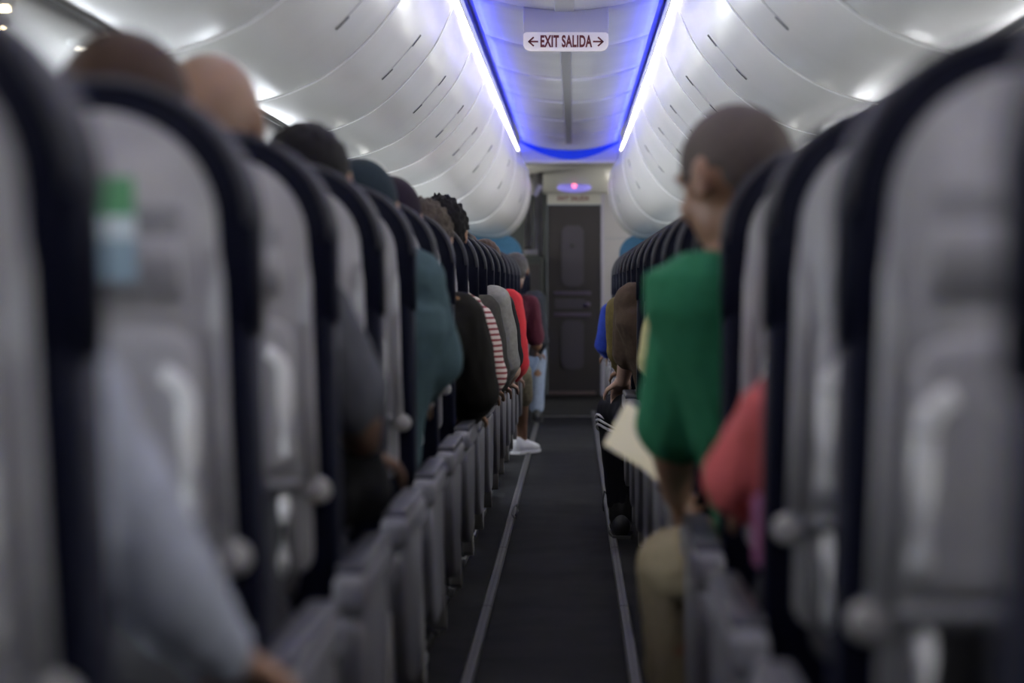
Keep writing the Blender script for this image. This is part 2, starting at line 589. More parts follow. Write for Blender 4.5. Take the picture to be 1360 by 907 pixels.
from_bm('kick_strip', box_bm(DX0 + .01, DX1 - .05, -.024, -.008, .008, .040, .004), mat('kick_metal', (.16, .12, .12), .4, .3), dr)
for k, (y, x0, x1, w) in enumerate(((17.35, -.26, .27, .05),)):
    tag(from_bm('trim_3', box_bm(x0, x1, y, y + w, .0, .006, .002), mat('sill_metal', (.09, .088, .088), .4, .4)), 'thin threshold strip across the aisle carpet', 'threshold', kind='structure')

# end panel of the ceiling and lowered entry soffit
bl = bmesh.new()
rows = [[], []]
for i in range(25):
    u = i / 12 - 1
    x = XC + HW * 1.06 * u
    zt = zc(XC + HW * u) + .004
    rows[0].append(Vector((x, YEND + .004, zt)))
    rows[1].append(Vector((x, YEND + .004, zt - .012 - .070 * (1 - u * u))))
bl.free()
tag(from_bm('blue_light_panel', sheet_bm(rows, .008), M_blueband), 'deep blue glowing arc where the lit ceiling ends', 'light')  # blue-lit recess at the ceiling end, its wash put in as glow
so = thing('entry_soffit', 'pale lowered ceiling over the forward entry with corner posts', 'soffit', (0, 0, 0))
x0, x1 = -.40, .455
from_bm('soffit_fascia', box_bm(x0, x1, 18.72, 18.76, 2.062, 2.3, .004), M_cove, so)
from_bm('soffit_lip', box_bm(x0 + .03, x1 - .03, 18.66, 18.76, 2.052, 2.075, .006), M_binseam, so)
rows = []
for i in range(9):
    u = i / 8
    y = 18.76 + (Y1 - .03 - 18.76) * u
    z = 2.055 - .17 * u - .03 * math.sin(PI * u)
    rows.append([Vector((-.36 + .03 * u, y, z)), Vector((XC, y, z + .01)), Vector((.475 - .10 * u, y, z))])
from_bm('soffit_slope', sheet_bm(rows, .012), M_soffit, so, True)
for xx in (-.385, .435):
    from_bm('corner_bracket', box_bm(xx - .03, xx + .03, 18.70, 18.78, 1.98, 2.06, .012), M_race, so)
# oval lamp with a red call light
ol = thing('oval_entry_lamp', 'oval blue entry lamp with a red call light on the soffit', 'lamp', (.060, 19.9, 1.900))
bm = bmesh.new(); bmesh.ops.create_uvsphere(bm, u_segments=28, v_segments=14, radius=1)
bm.transform(Matrix.Diagonal((.155, .055, .044, 1)))
from_bm('lamp_lens', bm, mat('entry_lamp_blue', (.3, .28, .8), .35, emit=(.30, .26, .95), estr=.4), ol, True)
bm = bmesh.new(); bmesh.ops.create_uvsphere(bm, u_segments=16, v_segments=8, radius=1)
bm.transform(Matrix.Translation((0, -.052, .014)) @ Matrix.Diagonal((.022, .016, .022, 1)))
from_bm('call_light', bm, mat('call_light_red', (1, .2, .3), .35, emit=(1, .18, .35), estr=2.0), ol, True)
# glowing fill panel added so that the vestibule is not black
M_fill = mat('vestibule_lens', (1, 1, 1), .5, emit=(1, .95, .85), estr=3.0)
vl = thing('vestibule_lamp', 'small white lamp panel set in the entry soffit', 'lamp', (.40, 19.6, 1.99))
from_bm('lens', box_bm(-.03, .03, -.25, .25, -.05, -.03, .004), M_fill, vl)

M_entry = mat('entry_window_glow', (.9, .9, .9), .6, emit=(.95, .95, .9), estr=10.0)  # glowing panels added on both sides to brighten the entry soffit
for s in (-1, 1):
    t = thing('window_%d' % (wn + 1 if s < 0 else wn + 2), 'bright entry door window by the forward bulkhead', 'window', (XC + s * 1.55, 19.6, 1.35), kind='structure')
    from_bm('window_frame', box_bm(-.03 , .03, -.40, .40, -.40, .40, .02), M_wall, t)
    from_bm('window_pane', box_bm(-s * .04 - .004, -s * .04 + .004, -.34, .34, -.34, .34), M_entry, t)
# curtain gathered on the left of the entry
cu = thing('curtain', 'grey entry curtain tied back beside the forward door', 'curtain', (-.30, 19.2, 0))
from_bm('curtain_track', tube_bm([(-.25, 0, 2.03), (.12, 0, 2.03)], .012, 8), M_dark, cu, True)
for (xa, wd, q, ph, zt, zb) in ((-.035, .085, M_curt, 0.0, 2.02, 1.33), (.035, .06, M_curt2, 1.2, 2.02, 1.30), (.07, .045, M_curt, 2.0, 2.02, 1.28)):
    rows = []
    for j in range(15):
        u = j / 14
        z = zt + (zb - zt) * u
        w = wd * (1 - .35 * math.sin(PI * u * .9))
        rows.append([Vector((xa + w * (i / 14 - .5), .022 * math.sin(i * 1.5 + ph) - .02 * (xa > 0) , z)) for i in range(15)])
    from_bm('curtain_fold', sheet_bm(rows, .006), q, cu, True)
from_bm('tie_back', box_bm(-.075, .09, -.04, .04, 1.285, 1.335, .012), M_curt2, cu)
hs = from_bm('wall_handset', prism_bm(round_poly(-.012, .028, -.055, .055, .016, .016, .016, .016), -.02, .02, XZ, .006), mat('handset_plastic', (.5, .48, .62), .4), None, True, (-.262, 19.05, 1.84))
hs.rotation_euler = (0, .45, 0)
tag(hs, 'pale handset hanging by the entry curtain', 'handset')
# galley cart stack left of the door
gc = thing('galley_cabinet', 'dark galley cabinet beside the forward door', 'cabinet', (-.48, 20.2, 0))
from_bm('cabinet_body', box_bm(-.3, .255, -.3, .45, 0, 1.28, .01), M_gal, gc)
from_bm('cabinet_door', box_bm(-.27, .23, -.315, -.298, .06, .72, .006), M_door, gc)
from_bm('cabinet_door', box_bm(-.27, .23, -.315, -.298, .76, 1.22, .006), M_door, gc)
from_bm('cabinet_handle', tube_bm([(.12, -.33, .5), (.12, -.33, .62)], .008), M_doorbar, gc, True)

# blue class dividers hanging at the front of the cabin
for s, xa, xb in ((-1, .385, .95), (1, .40, .95)):
    a, b = sorted((XC + s * xa, XC + s * xb))
    t = thing('class_divider', 'blue rounded cabin divider ' + ('near the curtain side' if s < 0 else 'near the grey bulkhead side'), 'divider', ((a + b) / 2, 18.0, 0), 'class dividers')
    h = (b - a) / 2
    r = [.16, .02] if s > 0 else [.02, .16]
    from_bm('divider_panel', prism_bm(round_poly(-h, h, .30, 1.435, r[0], r[1], .05, .05), -.02, .02, XZ, .008), M_blue, t)
    from_bm('divider_foot', box_bm(-h + .05, h - .05, -.02, .02, 0, .31, .005), M_leg, t)

# ------------------------------------------------------------------ exit sign
YS = 9.2
sg = thing('exit_sign', 'hanging white bilingual exit sign with dark red lettering and arrows', 'sign', (.0225, YS, 1.99))
sw = .176
lower = round_poly(-sw, sw, 0.0, .078, .012, .012, .03, .03)
from_bm('sign_board', prism_bm(lower, -.012, .012, XZ, .004), M_sign, sg)
from_bm('sign_hanger', box_bm(-sw, sw, -.008, .008, .076, .185, .003), M_signup, sg)
text_mesh('EXIT SALIDA', .066, 'sign_lettering', M_ink, sg, (0.0, -.0128, .038), (PI / 2, 0, 0), 0.545, spacing=1.06, offset=.0024)
for s in (-1, 1):
    c = .132 * s
    arrow = bmesh.new()
    box_bm(c - .020, c + .018, -.0132, -.012, .0355, .0425, bm=arrow)
    for d in (-1, 1):
        b = bmesh.new()
        bmesh.ops.create_cube(b, size=1)
        M4 = Matrix.Translation((c + s * .0115, -.0126, .039 + d * .0085)) @ Matrix.Rotation(s * d * math.radians(42), 4, 'Y') @ Matrix.Diagonal((.030, .0012, .0066, 1))
        merge(arrow, b, M4)
    from_bm('sign_arrow', arrow, M_ink, sg)

# ------------------------------------------------------------------ aisle strips
for k, x in enumerate((-.22, .214)):
    t = thing('trim_%d' % (k + 4), 'grey path-marking strip along the aisle carpet', 'floor strip', kind='structure')
    y = Y0
    first = None
    while y < 17.2:
        ln = 1.58
        if first is None:
            bm = prism_bm([(-.017, 0), (.017, 0), (.012, .008), (-.012, .008)], 0, ln - .008, XZ, .0)
            first = from_bm('strip_piece', bm, M_strip, t, False, (x, y, 0))
            gr = from_bm('strip_groove', box_bm(-.002, .002, 0, ln - .008, .0078, .0086), M_dark, first)
        else:
            c = copy_tree(first, t)
            c.location = (x, y, 0)
        y += ln
cb = tube_bm([px(684, 690, 9.55) * 1.0, px(680, 683, 9.7), px(681, 676, 9.8), px(686, 670, 9.95), px(688, 678, 9.9), px(685, 684, 9.75)], .004, 6)
for v in cb.verts:
    v.co.z = max(.004, min(v.co.z, .05))
tag(from_bm('loose_cord', cb, M_dark, None, True), 'small dark loop of cord lying on the aisle floor strip', 'cord')

# ------------------------------------------------------------------ seats
SH = 0.18     # recline slope
TOP = 1.24
HB = 0.222    # half width of the backrest


def make_seat(s, kind):
    """s: side on which the aisle lies (+1 = aisle at +x)"""
    t = thing('airline_seat', 'x', 'seat')
    low = round_poly(-HB + .0015, HB - .0015, .44, 1.0, .0, .0, .03, .03)
    from_bm('backrest', prism_bm(low, 0, .095, XZ, .022), M_navy, t, True, shear=SH)
    hi = round_poly(-HB - .001, HB + .001, .968, TOP, .15, .15, .0, .0, 10)
    from_bm('headrest', prism_bm(hi, -.002, .10, XZ, .022), M_navy, t, True, shear=SH)
    path = [(u, .0, v) for u, v in round_poly(-HB + .003, HB - .003, .60, TOP - .003, .15, .15, .0, .0, 10)]
    path = path[1:-1]
    bm = tube_bm(path, .0045, 6)
    from_bm('piping', bm, M_piping, t, True, shear=SH)
    sh = round_poly(-HB + .036, HB - .036, .60, TOP - .036, .12, .12, .03, .03, 10)
    from_bm('back_shell', prism_bm(sh, -.016, .004, XZ, .012), M_shell, t, True, shear=SH)
    # literature pocket: a lip that stands off the shell
    bm = prism_bm([(-.020, 1.055), (-.048, 1.070), (-.050, 1.078), (-.014, 1.030), (-.014, 1.055)], -.15, .15, YZ)
    bm.free()
    bm = prism_bm([(-.012, 1.005), (-.030, 1.015), (-.042, 1.068), (-.036, 1.072), (-.012, 1.04)], -.150, .150, YZ, .003)
    from_bm('literature_pocket', bm, M_tray, t, True, shear=SH)
    if kind != 'far':
        bm = box_bm(-.150, .150, -.0175, -.010, 1.072, 1.105, .003)
        from_bm('pocket_mouth', bm, M_shell, t, shear=SH)
    tr = from_bm('tray_table', prism_bm(round_poly(-.165, .165, .752, .975, .035, .035, .03, .03), -.040, -.008, XZ, .013, 4), M_tray, t, True, shear=SH)
    from_bm('tray_latch', box_bm(-.012, .012, -.044, -.012, .972, 1.0, .004), M_arm, tr, shear=SH)
    from_bm('pocket_rail', tube_bm([(-.17, -.02, .735), (-.165, -.045, .735), (.165, -.045, .735), (.17, -.02, .735)], .011, 8), M_rail, t, True, shear=SH)
    if kind == 'aisle':
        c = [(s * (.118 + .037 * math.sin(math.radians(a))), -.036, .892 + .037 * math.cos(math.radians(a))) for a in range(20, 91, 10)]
        from_bm('tray_bumper', tube_bm(c + [(s * .155, -.036, .85), (s * .155, -.034, .785), (s * .153, -.028, .772)], .0115, 10), M_hilite, tr, True, shear=SH)  # highlight on the tray's aisle edge, put in as a pale tube
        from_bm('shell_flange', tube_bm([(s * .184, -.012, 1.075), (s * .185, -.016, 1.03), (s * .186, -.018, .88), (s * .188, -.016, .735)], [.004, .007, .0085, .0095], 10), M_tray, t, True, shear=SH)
    pk = from_bm('seat_pocket', prism_bm(round_poly(-.165, .165, .56, .728, .01, .01, .03, .03), -.045, -.008, XZ, .015), M_net, t, True, shear=SH)
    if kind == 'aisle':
        from_bm('pocket_edge', tube_bm([(s * .150, -.038, .722), (s * .150, -.046, .70), (s * .148, -.046, .63), (s * .146, -.036, .60)], .009, 8), M_hilite, pk, True, shear=SH)  # lit edge of the pocket, its highlight modelled as a pale tube
    from_bm('seat_cushion', box_bm(-HB + (.04 if s > 0 else 0), HB - (.04 if s < 0 else 0), .085, .56, .36, .47, .03, 3), M_cushion, t, True)
    # armrests: the aisle one is grey with a dark pad
    def armrest(x0, x1, c):
        a, b = sorted((x0, x1))
        ar = from_bm('armrest', box_bm(a, b, .0, .47, .548, .604, .014, 3), M_arm, t, True)
        from_bm('armrest_pad', box_bm(a + .003, b - .003, .02, .465, .600, .618, .007), M_pad, ar, True)
        return ar
    armrest(-s * .224, -s * .186, 0)
    if kind == 'aisle':
        armrest(s * .218, s * .268, 1)
        cp = from_bm('pivot_cap', cyl_bm((s * .195, -.012, .725), (0, -1, .1), .019, .03, 20, .008), M_cap, t, True, shear=SH)
        pl = [(.015, .542), (.46, .542), (.475, .50), (.468, .40), (.43, .30), (.39, .262), (.22, .262), (.13, .30), (.03, .45), (.008, .52)]
        from_bm('end_panel', prism_bm(pl, s * .226, s * .260, YZ, .010), M_arm, t, True)
        from_bm('end_trim', prism_bm([(.03, .43), (.05, .43), (.22, .15), (.19, .13), (.15, .15)], s * .20, s * .235, YZ, .004), M_cap, t, True)
    for x in (-.15, .15):
        lg = from_bm('leg', tube_bm([(x, .14, .37), (x, .20, .03)], .016, 8), M_leg, t, True)
        from_bm('leg_foot', box_bm(x - .022, x + .022, .12, .46, .0, .03, .006), M_leg, lg)
        from_bm('leg', tube_bm([(x, .44, .37), (x, .40, .03)], .016, 8), M_leg, t, True)
    from_bm('baggage_bar', tube_bm([(-.21, .50, .16), (.21, .50, .16)], .010, 8), M_rail, t, True)
    return t


LROW = [1.60 + .795 * k for k in range(21)]
LROW[0] = 1.555
RROW = [1.89 + .79 * k for k in range(16)]
RROW[0] = 1.93
SX = .51
OCC_L = {0: 'the passenger in the pale blue shirt', 1: 'the passenger with cropped brown hair', 2: 'the bald passenger in a grey sleeve', 3: 'the passenger with short black hair',
         4: 'the teal-clad passenger', 5: 'the passenger with the dark plum cap', 6: 'the passenger in the black jacket', 7: 'the passenger with the red-striped sleeve', 8: 'the passenger in the olive grey jumper',
         9: 'the passenger in the pale grey shirt', 10: 'the fair passenger with a bare arm', 12: 'the passenger in the red shirt', 14: 'the passenger in khaki shorts', 16: 'the passenger in the maroon shirt', 18: 'the passenger in the slate jacket'}
OCC_R = {1: 'the passenger in the coral sleeve', 2: 'the man in the green shirt', 4: 'the passenger in pale yellow', 5: 'the black-haired passenger', 8: 'the passenger in the brown jacket', 9: 'the passenger in the olive jacket', 13: 'the passenger in royal blue'}
FREE = {-1: {11: 'between the bare-armed passenger and the red shirt', 13: 'between the red shirt and the khaki shorts', 15: 'between the khaki shorts and the maroon shirt',
             17: 'between the maroon shirt and the slate jacket', 19: 'just ahead of the slate-jacketed passenger', 20: 'up against the blue divider, curtain side'},
        1: {0: 'just behind the coral-sleeved passenger', 3: 'just ahead of the man in green', 6: 'just ahead of the black-haired passenger', 7: 'just behind the brown-jacketed passenger',
            10: 'just ahead of the olive jacket', 11: 'two rows ahead of the olive jacket', 12: 'just behind the royal blue top', 14: 'just ahead of the royal blue top', 15: 'up against the blue divider, bulkhead side'}}
for s, rows, occ in ((-1, LROW, OCC_L), (1, RROW, OCC_R)):
    side = 'of the teal-clad passenger' if s < 0 else 'of the man in green'
    pa = make_seat(-s, 'aisle')
    pm = make_seat(-s, 'mid')
    for k, y in enumerate(rows):
        o = pa if k == 0 else copy_tree(pa)
        o.location = (s * SX, y, 0)
        o.rotation_euler.z = R.uniform(-.004, .004)
        if k in occ:
            tag(o, 'navy aisle seat with grey back shell holding ' + occ[k], 'seat', 'aisle seats')
        else:
            tag(o, 'navy grey-backed aisle seat ' + FREE[s].get(k, 'in the run ahead of the royal blue top'), 'seat', 'aisle seats')
    for j in (1, 2):
        for k, y in enumerate(rows[:12]):
            o = pm if (j == 1 and k == 0) else copy_tree(pm)
            o.location = (s * (SX + .46 * j), y, 0)
            tag(o, 'navy %s seat in the row ' % ('middle', 'window')[j - 1] + ('of ' + occ[k] if k in occ else FREE[s][k]), 'seat', 'middle and window seats')
    # the rows beside and behind the viewpoint carry on outside the frame
    for y in ((.76, -.04) if s < 0 else (1.14, .34)):
        for j in range(3):
            o = copy_tree(pa if j == 0 else pm)
            o.location = (s * (SX + .46 * j), y, 0)
            tag(o, 'navy %s seat %s' % (('aisle', 'middle', 'window')[j], ('one row behind the pale blue shirt' if y > .5 else 'two rows behind the pale blue shirt') if s < 0 else ('two rows behind the coral sleeve' if y > .5 else 'three rows behind the coral sleeve')), 'seat', 'seats of the rows behind')
# brochure pushed into the literature pocket of the second aisle seat
br = thing('brochure', 'green, white and blue brochure in a seat back pocket', 'brochure', (-.452, LROW[1] - .060, 1.035))
for nm, z0, z1, q in (('cover_top', .058, .098, mat('brochure_green', (.12, .34, .16), .4)), ('cover_middle', .034, .058, mat('brochure_white', (.60, .68, .70), .4)), ('cover_bottom', -.01, .034, mat('brochure_blue', (.26, .36, .42), .4))):
    bm = box_bm(-.05, .05, -.012, -.006, z0, z1)
    for v in bm.verts:
        v.co.y -= v.co.z * .15
    from_bm(nm, bm, q, br)

# ------------------------------------------------------------------ passengers
def capsule(bm, p0, r0, p1, r1, seg=12, rings=4):
    p0, p1 = Vector(p0), Vector(p1)
    ax = p1 - p0
    ln = ax.length
    t = ax.normalized() if ln > 1e-6 else Vector((0, 0, 1))
    s = t.cross(Vector((0.31, 0.17, 0.93)))
    if s.length < .05:
        s = t.cross(Vector((1, 0, 0)))
    s.normalize()
    q = t.cross(s)
    stations = []
    for i in range(rings):
        a = -PI / 2 + (PI / 2) * (i + .35) / rings
        stations.append((p0 + t * (math.sin(a) * r0), math.cos(a) * r0))
    stations += [(p0, r0), (p0 + ax * .5, (r0 + r1) / 2), (p1, r1)]
    for i in range(rings):
        a = (PI / 2) * (i + 1 - .35) / rings
        stations.append((p1 + t * (math.sin(a) * r1), math.cos(a) * r1))
    prev = None
    for c, r in stations:
        ring = [bm.verts.new(c + (s * math.cos(2 * PI * k / seg) + q * math.sin(2 * PI * k / seg)) * r) for k in range(seg)]
        if prev:
            for k in range(seg):
                bm.faces.new((prev[k], prev[(k + 1) % seg], ring[(k + 1) % seg], ring[k]))
        else:
            bm.faces.new(ring[::-1])
        prev = ring
    bm.faces.new(prev)


def ellipsoid(bm, mtx, c, r, u=20, v=12):
    b = bmesh.new()
    bmesh.ops.create_uvsphere(b, u_segments=u, v_segments=v, radius=1)
    merge(bm, b, mtx @ Matrix.Translation(Vector(c)) @ Matrix.Diagonal((*r, 1)))


def loft(bm, secs, seg=24):
    """secs: (centre, rx, ry) stacked upwards, closed at both ends"""
    prev = None
    for c, rx, ry in secs:
        ring = []
        for k in range(seg):
            a = 2 * PI * k / seg
            ca, sa = math.cos(a), math.sin(a)
            ring.append(bm.verts.new(Vector(c) + Vector((rx * math.copysign(abs(ca) ** .85, ca), ry * math.copysign(abs(sa) ** .85, sa), 0))))
        if prev:
            for k in range(seg):
                bm.faces.new((prev[k], prev[(k + 1) % seg], ring[(k + 1) % seg], ring[k]))
        else:
            bm.faces.new(ring[::-1])
        prev = ring
    bm.faces.new(prev)


def fuse(name, bm, voxel, m, parent, smooth_it=4, wrinkle=0.0, wscale=18.0):
    """melt overlapping shapes into one continuous skin"""
    bmesh.ops.recalc_face_normals(bm, faces=bm.faces)
    me = bpy.data.meshes.new('tmp')
    bm.to_mesh(me); bm.free()
    o = bpy.data.objects.new('tmp', me)
    COL.objects.link(o)
    rm = o.modifiers.new('r', 'REMESH'); rm.mode = 'VOXEL'; rm.voxel_size = voxel
    sm = o.modifiers.new('s', 'SMOOTH'); sm.iterations = smooth_it; sm.factor = .5
    dg = bpy.context.evaluated_depsgraph_get()
    out = bpy.data.meshes.new_from_object(o.evaluated_get(dg))
    bpy.data.objects.remove(o)
    bpy.data.meshes.remove(me)
    out.name = name
    if wrinkle:
        nr = [v.normal.copy() for v in out.vertices]
        for v, n_ in zip(out.vertices, nr):
            p = v.co * wscale
            p.z *= .55
            v.co += n_ * (wrinkle * noise.noise(p) + wrinkle * .6 * noise.noise(p * 2.3))
    return link(name, out, m, parent, True)


def hand(bm, wrist, d, n, side, curl=28, sc=1.0):
    """palm, four unequal fingers and a thumb leaving the side of the palm"""
    d = Vector(d).normalized(); n = Vector(n)
    n = (n - d * n.dot(d)).normalized()
    s = d.cross(n)
    w = Vector(wrist)
    for o_ in (-.026, -.009, .009, .026):
        capsule(bm, w + d * .012 * sc + s * o_ * .7 * sc, .016 * sc, w + d * .085 * sc + s * o_ * sc, .0125 * sc, 8, 2)
    for o_, ln in ((-.029, .060), (-.0095, .075), (.0105, .080), (.030, .070)):
        p = w + d * .088 * sc + s * o_ * sc * 1.06
        a = math.radians(curl * .5)
        for k, fr in enumerate((.45, .32, .23)):
            q = p + (d * math.cos(a) + n * math.sin(a) + s * o_ * 1.2) * ln * fr * sc * 1.05
            capsule(bm, p, (.0092 - k * .0009) * sc, q, (.0088 - k * .0009) * sc, 8, 2)
            p = q
            a += math.radians(curl)
    sd = s * side
    p = w + d * .028 * sc + sd * .022 * sc
    for k, (dr_, ln) in enumerate(((d * .65 + sd * .7 + n * .25, .045), (d * .9 + sd * .3 + n * .35, .032), (d * .95 + sd * .05 + n * .4, .024))):
        q = p + dr_.normalized() * ln * sc
        capsule(bm, p, (.0125 - k * .0015) * sc, q, (.011 - k * .0015) * sc, 8, 2)
        p = q


def head_parts(bm, H):
    E = lambda c, r, u=20, v=12: ellipsoid(bm, H, c, r, u, v)
    E((0, -.008, .022), (.077, .097, .090), 28, 18)
    E((0, .028, -.035), (.060, .066, .080))
    E((0, .060, -.088), (.032, .028, .026))
    E((0, .078, .030), (.055, .018, .014))
    E((0, .083, -.066), (.025, .014, .010))
    for s in (-1, 1):
        E((s * .040, .058, -.025), (.024, .028, .022))
        E((s * .081, -.012, -.008), (.008, .019, .032))
        E((s * .084, -.020, .004), (.007, .012, .022))
    capsule(bm, H @ Vector((0, .088, .014)), .009, H @ Vector((0, .106, -.030)), .014, 10, 3)
    for s in (-1, 1):
        capsule(bm, H @ Vector((s * .010, .094, -.033)), .009, H @ Vector((s * .010, .096, -.033)), .009, 8, 2)


def hair_mesh(H, style):
    k = {'buzz': 1.025, 'short': 1.10, 'curly': 1.14, 'long': 1.12, 'cap': 1.10}[style]
    b = bmesh.new()
    bmesh.ops.create_uvsphere(b, u_segments=56, v_segments=36, radius=1)
    for v in b.verts:
        p = Vector((v.co.x * .077 * k, v.co.y * .097 * k - .008, v.co.z * .090 * k + .022))
        low = {'buzz': -.045, 'short': -.052, 'curly': -.05, 'long': -.30, 'cap': -.02}[style]
        face = p.y > .045 and p.z < .075 - max(0, (.09 - p.y)) * .2
        ear = abs(p.x) > .05 and -.045 < p.y < .05 and p.z < .0
        if face or (ear and style in ('buzz', 'short', 'cap')) or p.z < low:
            p = Vector((p.x * .78, (p.y + .008) * .78 - .008, (p.z - .022) * .78 + .022))
        elif style == 'curly':
            nn = noise.noise(p * 75) + .6 * noise.noise(p * 140)
            p += (p - Vector((0, -.008, .022))).normalized() * .013 * nn
        elif style in ('short', 'long'):
            p += (p - Vector((0, -.008, .022))).normalized() * .004 * noise.noise(Vector((p.x * 90, p.y * 30, p.z * 60)))
        v.co = p
    b.transform(H)
    return b


def skin_mat(name, c):
    return mat('skin_' + name, c, .5, noise_amt=.10, noise_scale=14)


def cloth(name, c, na=.12):
    return mat('cloth_' + name, c, .88, spec=.2, noise_amt=na, noise_scale=60, bump=.2, bump_scale=350)


SK_BROWN = skin_mat('deep_brown', (.13, .060, .030))
SK_TAN = skin_mat('tan', (.30, .165, .10))
SK_LTAN = skin_mat('light_brown', (.21, .118, .072))
SK_PINK = skin_mat('fair', (.46, .29, .22))
SK_MID = skin_mat('medium', (.22, .115, .068))
HR_BLACK = mat('hair_black', (.006, .005, .006), .6, spec=.1, noise_amt=.3, noise_scale=120)
HR_BROWN = mat('hair_brown', (.040, .022, .014), .6, spec=.15, noise_amt=.3, noise_scale=120)
HR_GREY = mat('hair_grey', (.06, .055, .053), .6, spec=.15, noise_amt=.35, noise_scale=160)
HR_SALT = mat('hair_grey_brown', (.055, .043, .033), .6, spec=.15, noise_amt=.5, noise_scale=160)
HR_BUZZ = mat('hair_cropped', (.050, .035, .029), .7, noise_amt=.25, noise_scale=160)


def person(label, sx, row, head, htop, shirt, sleeve='long', skin=SK_TAN, hair=None, yaw=0, tilt=0, lean=0.0,
           arm_a=None, knee_a=None, ankle_a=None, trousers=None, shorts=False, shoe=None, bulk=1.0, voxel=.009,
           sleeve_r=1.0, curl=30, palm=(0, 0, -1), shirt_name='shirt', sh_up=0.0, hs=1.0, foot_yaw=0, boot=False):
    """sx: seat centre x; head: head centre x (world); htop: top of head; arm_a: (shoulder, elbow, wrist) world of the aisle arm"""
    aisle = 1 if sx < 0 else -1
    O = Vector((sx, row, 0))
    t = thing('person', label, 'person', O)
    trousers = trousers or cloth('charcoal', (.02, .02, .024))
    shoe = shoe or M_shoe
    dz = htop - 1.33
    hx = head - sx
    def lx(z): return lean * min(1, max(0, (z - .5) / .5))
    secs = [(.455, .30, .10, .08), (.50, .305, .165, .125), (.60, .295, .165, .122), (.72, .275, .160, .118), (.85, .250, .172, .118), (.94, .232, .182, .110), (.995, .225, .165, .092), (1.03, .222, .10, .07), (1.05, .22, .055, .055)]
    def zz(z): return z + dz * max(0, (z - .5) / .55) + sh_up * min(1, max(0, (z - .6) / .4))
    def torso(bm, inf, zmax=9, zmin=0):
        S = []
        for z, y, rx, ry in secs:
            if z > zmax or z < zmin: continue
            S.append((Vector((lx(z), y, zz(z))), (rx + inf) * bulk, (ry + inf) * bulk))
        loft(bm, S)
    # arms
    arms = {}
    zs = zz(.975)
    for s in (-1, 1):
        sh = Vector((lx(1.0) + s * .148, .235, zs - .02))
        arms[s] = [sh, Vector((lx(.8) + s * .125, .33, .71)), Vector((lx(.7) + s * .085, .54, .665))]
    if arm_a:
        arms[aisle] = [Vector(p) - O for p in arm_a]
        root_sh = Vector((lx(1.0) * .5 + arms[aisle][0].x * .5, .232, min(zs, arms[aisle][0].z + .03)))
    # legs
    legs = {}
    for s in (-1, 1):
        legs[s] = [Vector((s * .085, .31, .555)), Vector((s * .115, .69, .545)), Vector((s * .115, .70, .10))]
    if knee_a: legs[aisle][1] = Vector(knee_a) - O
    if ankle_a: legs[aisle][2] = Vector(ankle_a) - O
    hz = htop - .113 * hs
    H = Matrix.Translation(Vector((hx, .235, hz))) @ Matrix.Rotation(math.radians(yaw), 4, 'Z') @ Matrix.Rotation(math.radians(tilt), 4, 'X') @ Matrix.Scale(hs, 4)
    nb = Vector((lx(1.0), .222, zz(1.0)))
    # ---- body
    bm = bmesh.new()
    torso(bm, -.012)
    capsule(bm, nb, .060, H @ Vector((0, -.015, -.07)), .054, 14)
    head_parts(bm, H)
    for s in (-1, 1):
        a, e, w = arms[s]
        if arm_a and s == aisle:
            capsule(bm, root_sh, .058, a, .052)
        capsule(bm, a, .052, e, .040)
        capsule(bm, e, .041, w, .027)
        d = (w - e)
        if not (arm_a and s == aisle):
            d = Vector((d.x * .3, d.y, d.z * .4))
        hand(bm, w, d, palm if (arm_a and s == aisle) else (0, 0, -1), -s, curl)
        h, k, an = legs[s]
        capsule(bm, h, .082, k, .056)
        capsule(bm, k, .056, k.lerp(an, .35) + Vector((0, -.012, 0)), .054)
        capsule(bm, k.lerp(an, .35) + Vector((0, -.012, 0)), .052, an, .036)
        capsule(bm, an, .036, an + Vector((0, .12, -.06)), .03)
    body = fuse('body', bm, voxel, skin, t, 3)
    # ---- shirt
    bm = bmesh.new()
    torso(bm, .012, 1.04, .55)
    for s in (-1, 1):
        a, e, w = arms[s]
        q = sleeve_r
        capsule(bm, nb + Vector((s * .01, 0, .005)), .056, nb + Vector((s * .105, .005, -.045)), .056)
        if arm_a and s == aisle:
            capsule(bm, root_sh, .075, a, .068 * q)
        if sleeve == 'long':
            capsule(bm, a, .068 * q, e, .056 * q); capsule(bm, e, .056 * q, e.lerp(w, .93), .040 * q)
        elif sleeve == 'pushed':
            capsule(bm, a, .070 * q, e, .060 * q)
        else:
            capsule(bm, a, .070 * q, a.lerp(e, .80), .066 * q)
    top = fuse(shirt_name, bm, voxel * 1.15, shirt, t, 3, .006, 16)
    # ---- trousers
    bm = bmesh.new()
    loft(bm, [(Vector((0, .30, .465)), .13, .11), (Vector((0, .305, .50)), .178, .135), (Vector((0, .30, .60)), .176, .132), (Vector((0, .29, .66)), .170, .128)])
    for s in (-1, 1):
        h, k, an = legs[s]
        capsule(bm, h, .094, k, .070)
        if shorts:
            capsule(bm, k, .070, k.lerp(an, .35), .078)
        else:
            capsule(bm, k, .069, k.lerp(an, .4), .064); capsule(bm, k.lerp(an, .4), .064, k.lerp(an, .95), .056)
    tr = fuse('trousers' if not shorts else 'shorts', bm, voxel * 1.25, trousers, t, 3, .005, 14)
